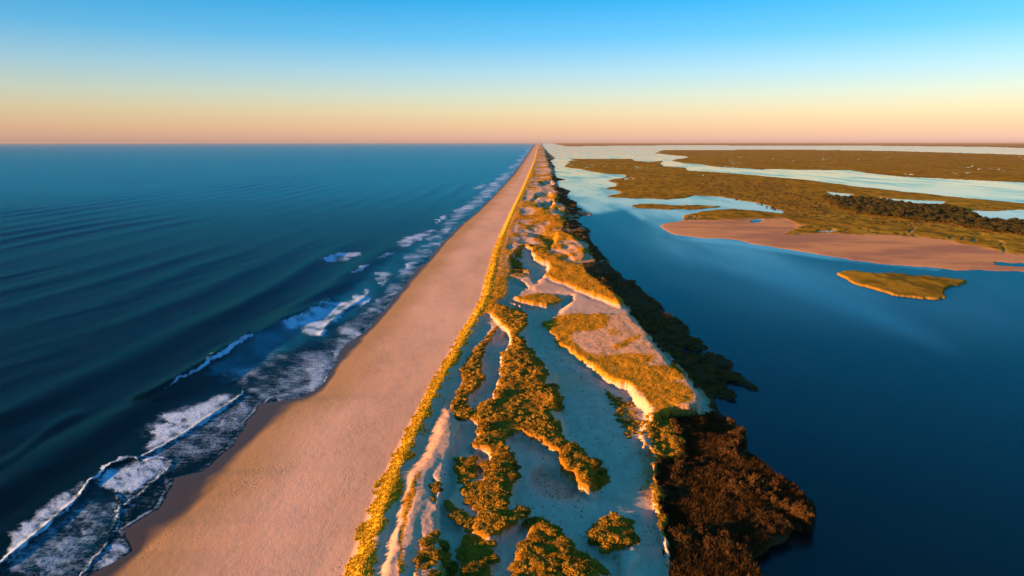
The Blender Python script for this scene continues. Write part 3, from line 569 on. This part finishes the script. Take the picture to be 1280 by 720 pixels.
def tree_shape(seed):
    V, Fb = bush(2, seed, 160, 6, .75); V[:,2] += .75
    n = 6; a = np.linspace(0, 2*math.pi, n, endpoint=False); r0, r1 = .10, .05
    T = np.vstack([np.stack([np.cos(a)*r0, np.sin(a)*r0, 0*a-.1], 1), np.stack([np.cos(a)*r1+.05, np.sin(a)*r1, 0*a+1.0], 1)])
    Ft = [];
    for i in range(n): j = (i+1) % n; Ft += [[i, j, n+j], [i, n+j, n+i]]
    return V, Fb, T, np.array(Ft)
def scatter(n, x0, x1, y0, y1, test, zoff=0, rmin=0):
    X = rng.uniform(x0, x1, n); Y = rng.uniform(y0, y1, n); z, A = terrain(X, Y, True)
    w = test(A, X, Y, z); k = rng.random(n) < w; k &= z > .15
    X, Y, z = X[k], Y[k], z[k]; A = {q: a[k] for q, a in A.items()}
    if rmin > 0:      # thin out by a hash grid so bushes keep apart
        cell = {}; kp = []
        for i in range(len(X)):
            key = (int(X[i]/rmin), int(Y[i]/rmin))
            if key in cell: continue
            cell[key] = 1; kp.append(i)
        X, Y, z = X[kp], Y[kp], z[kp]; A = {q: a[kp] for q, a in A.items()}
    return X, Y, z, A
def merged(name, protos, X, Y, Z, S_, SZ, mat, label, cat, kind='stuff'):
    VV = []; FF = []; off = 0; R = rng.uniform(0, 6.28, len(X)); pi = rng.integers(0, len(protos), len(X))
    for i in range(len(X)):
        V, Fb = protos[pi[i]]; c, s = math.cos(R[i])*S_[i], math.sin(R[i])*S_[i]
        VV.append(np.stack([X[i]+V[:,0]*c-V[:,1]*s, Y[i]+V[:,0]*s+V[:,1]*c, Z[i]+V[:,2]*SZ[i]], 1)); FF.append(Fb+off); off += len(V)
    if not VV: return
    return link(name, mesh_np(name, np.vstack(VV), np.vstack(FF), [mat], smooth=False), kind, label, cat)
def in_view(X, Y, Z, m=6):
    u, v = proj(X, Y, Z+1); return (u > -m) & (u < 1280+m) & (v > 178) & (v < 720+m*2), u, v
big = [bush(3, 100+i, 1100, 7, .6) for i in range(6)]; small = [bush(2, 200+i, 110, 3, .65) for i in range(6)]
tiny = [bush(1, 300+i, 26, 3) for i in range(6)]
def plant_field(kind_name, mat, X, Y, Z, R, RZ, nmax, labeler, stuffname, stufflabel, cat, seed):
    iv, u, v = in_view(X, Y, Z); size = np.where(iv, R/np.hypot(X, Y), 0); order = np.argsort(-size); ind = order[:nmax]; ind = ind[size[ind] > 0]
    meshes = [mesh_np(kind_name, V, Fb, [mat], smooth=False) for V, Fb in big]
    r = random.Random(seed)
    for i in ind:
        lab, grp = labeler(u[i], v[i])
        o = link(kind_name, r.choice(meshes), None, lab, cat, grp)
        o.location = (X[i], Y[i], Z[i]); o.scale = (R[i], R[i]*r.uniform(.8, 1.2), RZ[i]); o.rotation_euler = (0, 0, r.uniform(0, 6.28))
    rest = np.ones(len(X), bool); rest[ind] = False; near = rest & (Y < 330)
    rest2 = np.where(rest)[0]
    merged_parts = rest2
    protos = small if True else tiny
    merged(stuffname, protos, X[rest2], Y[rest2], Z[rest2], R[rest2], RZ[rest2], mat, stufflabel, cat)
# golden scrub
def tS(A, X, Y, z): return np.where(A['scrub'] > .75, .62*ss(-.35, .15, fbm(X/5, Y/7, 2, 180)), np.where(A['scrub'] > .25, .2, 0))*(A['track'] < .5)*(A['thick'] < .5)
x1_, y1_, z1_, a1_ = scatter(60000, -40, 90, 105, 330, tS, rmin=.92)
x2_, y2_, z2_, a2_ = scatter(16000, -20, 110, 330, 620, tS, rmin=1.6)
Xg, Yg, Zg = np.concatenate([x1_,x2_]), np.concatenate([y1_,y2_]), np.concatenate([z1_,z2_])
nz = fbm(Xg/9, Yg/9, 2, 160)
Rg = (.5+1.0*rng.random(len(Xg))**1.8)*np.where(np.arange(len(Xg)) < len(x1_), 1, 1.3)*(1+.35*nz); RZg = Rg*rng.uniform(.45, .95, len(Xg))
def lab_gold(u, v):
    if 725 < u < 800 and v > 625: return 'golden shrub in the round lone mound on the shaded sand hollow', 'shrubs of the round lone mound'
    if 690 < u < 765 and 540 < v < 625: return 'golden shrub on the curved ridge tip beside the round sand pit', 'shrubs of the curved ridge tip'
    if 625 < u < 750 and v > 640: return 'dark shrub in the scrub patch at the bottom below the sand pit', 'shrubs of the bottom scrub patch'
    if u < 620 and v > 600: return 'golden shrub in the broken clumps between the sand track and shaded hollow', 'shrubs beside the sand track'
    if v < 540: return 'golden shrub on the central ridge left of the long blue shaded trough', 'shrubs of the upper central ridge'
    return 'golden shrub in the central scrub band between the track and the round sand pit', 'shrubs of the central scrub band'
plant_field('dune_shrub', M_GOLD, Xg, Yg, Zg-.15, Rg, RZg, 290, lab_gold, 'dune_scrub', 'low golden scrub covering the dune ridges', 'shrub', 3)
# brown thicket
def tT(A, X, Y, z): return (A['thick'] > .6)*.75*ss(-.5, .2, fbm(X/6, Y/9, 2, 185))
Xt, Yt, Zt, At = scatter(60000, 20, 120, 105, 300, tT, rmin=1.1)
nz = fbm(Xt/12, Yt/12, 3, 170); Rt = (.55+1.0*rng.random(len(Xt))**1.6)*(1+.25*nz); RZt = Rt*rng.uniform(.7, 1.7, len(Xt))*(1+.5*nz)
def lab_t(u, v):
    if v > 640: return 'dark brown shrub in the shadowed lower part of the thicket', 'shrubs of the lower thicket'
    return 'red brown shrub in the dense thicket between the lit sand bank and the lagoon', 'shrubs of the brown thicket'
plant_field('thicket_shrub', M_BROWN, Xt, Yt, Zt-.2, Rt, RZt, 290, lab_t, 'thicket', 'dense red brown thicket beside the dark lagoon', 'shrub', 5)
# dark shore scrub
def tE(A, X, Y, z): return (A['estrip'] > .5)*(A['thick'] < .4)*.85*ss(-.55, .1, fbm(X/9, lg(Y, 300, 100.)/9, 2, 195))
xa, ya, za, _ = scatter(14000, 30, 150, 200, 480, tE, rmin=2.2); xb, yb, zb_, _ = scatter(9000, 40, 190, 480, 1500, tE, rmin=4.0)
Xe, Ye, Ze = np.concatenate([xa,xb]), np.concatenate([ya,yb]), np.concatenate([za,zb_]); Re = rng.uniform(.8, 1.7, len(Xe))*np.where(Ye > 480, 1.5, 1)
plant_field('shore_shrub', M_OLIVE, Xe, Ye, Ze-.2, Re, Re*rng.uniform(.35, .85, len(Xe)), 200, lambda u, v: ('dark olive shrub in the strip between the pale sand edge and lagoon', 'shrubs along the lagoon shore'), 'shore_scrub', 'dark olive scrub lining the lagoon shore', 'shrub', 9)
# beach grass: tufts of blades
def tuft(seed, nb=7, leafw=.11):
    r = np.random.default_rng(seed); V = []; Fb = []
    for i in range(nb):
        a = r.uniform(0, 6.28); b = r.uniform(0, 6.28); q = r.uniform(0, .35); hgt = r.uniform(.6, 1.0); ln = r.uniform(.1, .5)
        p = np.array([q*math.cos(b), q*math.sin(b), -.05]); w = np.array([math.cos(a+1.57), math.sin(a+1.57), 0])*leafw
        V += [p-w, p+w, p+[math.cos(a)*ln, math.sin(a)*ln, hgt]]; Fb.append([3*i, 3*i+1, 3*i+2])
    return np.array(V), np.array(Fb)
tufts = [tuft(400+i) for i in range(8)]
def tF(A, X, Y, z): return np.where(A['fore'] > .35, A['fore'], 0)
def tG(A, X, Y, z): return np.where((A['grass'] > .3) & (A['fore'] < .3) & (A['thick'] < .3) & (A['estrip'] < .3), A['grass'], 0)*.6
f1 = scatter(42000, -75, 0, 105, 330, tF); f2 = scatter(14000, -40, 30, 330, 700, tF)
g1 = scatter(150000, -50, 110, 105, 420, tG); g2 = scatter(70000, -20, 140, 420, 900, tG)
XX = [f1, f2]; s_ = np.concatenate([np.full(len(f1[0]), .85), np.full(len(f2[0]), 1.3)])*rng.uniform(.6, 1.3, len(f1[0])+len(f2[0]))
merged('beach_grass', tufts, np.concatenate([f1[0],f2[0]]), np.concatenate([f1[1],f2[1]]), np.concatenate([f1[2],f2[2]]), s_, s_*.9, M_GRASS, 'bright yellow beach grass along the foredune crest', 'grass')
def tW(A, X, Y, z): return np.where((A['grass'] < .3) & (A['e'] > 9) & (A['scrub'] < .3), (.10*ss(.0, .5, fbm(X/11, Y/16, 3, 190))+.02), 0)
def tB(A, X, Y, z): return (A['thick'] > .5)*.95
h1 = scatter(60000, -50, 110, 105, 420, tW); b1 = scatter(120000, 20, 120, 105, 300, tB)
h1s = rng.uniform(.4, .9, len(h1[0])); merged('grass_tussocks', tufts, h1[0], h1[1], h1[2], h1s, h1s*.6, M_DGRASS, 'sparse grass tufts on the bare sand', 'grass')
b1s = rng.uniform(.8, 1.8, len(b1[0]))*(1+.3*fbm(b1[0]/7, b1[1]/10, 2, 191)); merged('thicket_twigs', tufts, b1[0], b1[1], b1[2], b1s, b1s*1.25, M_BROWN, 'russet brush standing between the thicket shrubs', 'brush')
s_ = np.concatenate([np.full(len(g1[0]), .6), np.full(len(g2[0]), 1.0)])*rng.uniform(.6, 1.3, len(g1[0])+len(g2[0]))
merged('dune_grass', tufts, np.concatenate([g1[0],g2[0]]), np.concatenate([g1[1],g2[1]]), np.concatenate([g1[2],g2[2]]), s_, s_*.55, M_DGRASS, 'golden grass on the dune plateaus', 'grass')
print('counts', len(Xg), len(Xt), len(Xe), len(f1[0]), len(f2[0]), len(g1[0]), len(g2[0]))
# far wood on the marsh
WOOD = layer(); put(WOOD, m2([(270,312),(500,322),(700,352),(900,362),(1000,392),(1060,428),(1280,440),(1700,500),(1700,560),(1280,495),(1100,478),(900,440),(700,420),(520,398),(380,370)]), 1, 1)
ORS = layer(); put(ORS, m2([(-300,200),(100,240),(270,300),(380,370),(520,398),(700,420),(900,445),(1280,500),(1280,520),(900,470),(500,440),(200,410),(-100,330),(-400,260)]), 1, 1.5)
def scat_far(n, L, u0, u1, v0, v1, rmin):
    xs, ys = ray(np.array([u0,u1,u0,u1]), np.array([v0,v0,v1,v1])); X = rng.uniform(xs.min(), xs.max(), n); Y = rng.uniform(ys.min(), ys.max(), n)
    u, v = proj(X, Y, .8+0*X); k = samp(L, u, v) > .5; X, Y = X[k], Y[k]; cell = set(); kp = []
    for i in range(len(X)):
        key = (int(X[i]/rmin), int(Y[i]/rmin))
        if key in cell: continue
        cell.add(key); kp.append(i)
    return X[kp], Y[kp]
Xw, Yw = scat_far(60000, WOOD, 1010, 1400, 238, 300, 7.0)
Zw = np.full(len(Xw), .6); Rw = rng.uniform(2.8, 5.0, len(Xw))
iv, u, v = in_view(Xw, Yw, Zw); size = np.where(iv, Rw/np.hypot(Xw, Yw), 0); ind = np.argsort(-size)[:280]; ind = ind[size[ind] > 0]
protos = []
for i in range(5):
    V, Fb, T, Ft = tree_shape(500+i); protos.append((mesh_np('crown', V, Fb, [M_TREE], smooth=False), mesh_np('trunk', T, Ft, [M_BARK])))
for i in ind:
    lab, grp = ('dark rounded tree at the near right edge of the wood on the marsh', 'near trees of the marsh wood') if v[i] > 275 else ('dark rounded tree in the wood between the marsh ponds and tan scrub', 'trees of the marsh wood')
    e = bpy.data.objects.new('tree', None); C.objects.link(e); e.location = (Xw[i], Yw[i], Zw[i]); s = Rw[i]; e.scale = (s, s, s*random.uniform(.7, 1.1)); e.rotation_euler = (0,0,random.uniform(0,6.28))
    e['label'] = lab; e['category'] = 'tree'; e['group'] = grp
    cm, tm = random.choice(protos); link('crown', cm, parent=e); link('trunk', tm, parent=e)
rest = np.ones(len(Xw), bool); rest[ind] = False; rest = np.where(rest)[0]
tp = [tree_shape(500+i) for i in range(3)]; tp = [(np.vstack([a, c]), np.vstack([b, d+len(a)])) for a, b, c, d in tp]
merged('woodland', tp, Xw[rest], Yw[rest], Zw[rest], Rw[rest], Rw[rest]*.9, M_TREE, 'dark far wood on the marsh', 'wood')
Xo, Yo = scat_far(40000, ORS, 860, 1280, 215, 300, 9.0); So = rng.uniform(1.5, 3.5, len(Xo))
kk = rng.random(len(Xo)) < .45; Xo, Yo, So = Xo[kk], Yo[kk], So[kk]
merged('marsh_scrub', tiny, Xo, Yo, np.full(len(Xo), .5), So, So*.6, M_TAN, 'tan scrub on the marsh', 'scrub')
print('wood', len(Xw), len(ind), 'scrub', len(Xo))

# ------------------------------------------------------------------ haze, light, sky, camera
def haze_box():
    import bmesh
    bm = bmesh.new(); x0, x1, y0, y1, z0, z1 = -190000, 190000, -400, 160000, -5.5, 112
    vs = [bm.verts.new(p) for p in [(x0,y0,z0),(x1,y0,z0),(x1,y1,z0),(x0,y1,z0),(x0,y0,z1),(x1,y0,z1),(x1,y1,z1),(x0,y1,z1)]]
    for f in [(3,2,1,0),(4,5,6,7),(0,1,5,4),(1,2,6,5),(2,3,7,6),(3,0,4,7)]: bm.faces.new([vs[i] for i in f])
    me = bpy.data.meshes.new('haze'); bm.to_mesh(me); bm.free()
    m = bpy.data.materials.new('haze'); m.use_nodes = True; t = m.node_tree; t.nodes.clear(); o = t.nodes.new('ShaderNodeOutputMaterial'); v = t.nodes.new('ShaderNodeVolumePrincipled')
    v.inputs['Color'].default_value = (.42,.33,.33,1); v.inputs['Density'].default_value = HAZE; v.inputs['Anisotropy'].default_value = .0
    t.links.new(v.outputs[0], o.inputs['Volume']); me.materials.append(m)
    link('haze', me, 'stuff', 'thin warm haze over the far water and coast', 'haze')
HAZE = 1.2e-5
if HAZE > 0: haze_box()
SUN_EL = math.radians(7.8); ax, ay = math.cos(math.radians(20)), math.sin(math.radians(20))   # light travels along (ax, ay)
sun = bpy.data.lights.new('sun', 'SUN'); sun.energy = 5.0; sun.color = (1.0,.56,.23); sun.angle = math.radians(.6)
so = bpy.data.objects.new('sun', sun); C.objects.link(so)
from mathutils import Vector
dv = Vector((ax*math.cos(SUN_EL), ay*math.cos(SUN_EL), -math.sin(SUN_EL))); so.rotation_euler = dv.to_track_quat('-Z', 'Y').to_euler()
w = bpy.data.worlds.new('World'); bpy.context.scene.world = w; w.use_nodes = True; t = w.node_tree; t.nodes.clear(); n = N(t)
out = t.nodes.new('ShaderNodeOutputWorld'); bg = t.nodes.new('ShaderNodeBackground'); t.links.new(bg.outputs[0], out.inputs[0])
sky = t.nodes.new('ShaderNodeTexSky'); sky.sky_type = 'NISHITA'; sky.sun_disc = False; sky.sun_elevation = SUN_EL; sky.sun_rotation = math.atan2(-ax, -ay); sky.ozone_density = 4; sky.air_density = 1.2; sky.dust_density = .6
tc = t.nodes.new('ShaderNodeTexCoord'); sep = t.nodes.new('ShaderNodeSeparateXYZ'); t.links.new(tc.outputs['Generated'], sep.inputs[0])
r = t.nodes.new('ShaderNodeValToRGB'); els = r.color_ramp.elements
stops = [(-1,(.05,.10,.16)),(-.01,(.40,.28,.26)),(0,(.60,.37,.31)),(.35,(.76,.44,.33)),(1.15,(.88,.55,.33)),(2.4,(.86,.70,.43)),(3.7,(.70,.77,.62)),(5.5,(.44,.72,.84)),(7.9,(.15,.57,.93)),(10.8,(.025,.43,.87)),(16,(.009,.35,.82)),(35,(.02,.36,.80)),(90,(.03,.36,.76))]
def pz(e): return (math.sin(math.radians(e))+.02)/1.02 if e > -.5 else 0.0
while len(els) > 1: els.remove(els[0])
first = True
for e, c in stops:
    p = 0.0 if e == -1 else (math.sin(math.radians(e))+.02)
    if first: els[0].position = 0; els[0].color = (*c, 1); first = False
    else: q = els.new(min(1, math.sqrt(max(p, 0)/1.02))); q.color = (*c, 1)
f = n.m('SQRT', n.m('MAXIMUM', n.m('DIVIDE', n.m('ADD', sep.outputs['Z'], .02), 1.02), 0.0)); t.links.new(f, r.inputs[0])
azt = n.rng(sep.outputs['X'], -.7, .7, .74, 1.25, False)
rc = n.mix(1.0, r.outputs[0], azt, 'MULTIPLY')
SKYK = 10.0*0.26
rs = n.mix(1.0, rc, (SKYK, SKYK, SKYK, 1), 'MULTIPLY')
cm_ = n.mix(.94, sky.outputs[0], rs); t.links.new(cm_, bg.inputs['Color']); bg.inputs['Strength'].default_value = .1
sc = bpy.context.scene
sc.view_settings.view_transform = 'Standard'; sc.view_settings.look = 'None'; sc.view_settings.gamma = 1; sc.view_settings.exposure = 2.0; sc.view_settings.use_curve_mapping = False
cam = bpy.data.cameras.new('camera'); cam.sensor_width = 36; cam.lens = 36*F/1280; cam.clip_start = 1; cam.clip_end = 500000
co = bpy.data.objects.new('camera', cam); C.objects.link(co); co.location = (0, 0, HC); co.rotation_euler = (math.pi/2-TH, 0, 0); sc.camera = co
sc.cycles.max_bounces = 5; sc.cycles.volume_bounces = 0; sc.cycles.use_denoising = True
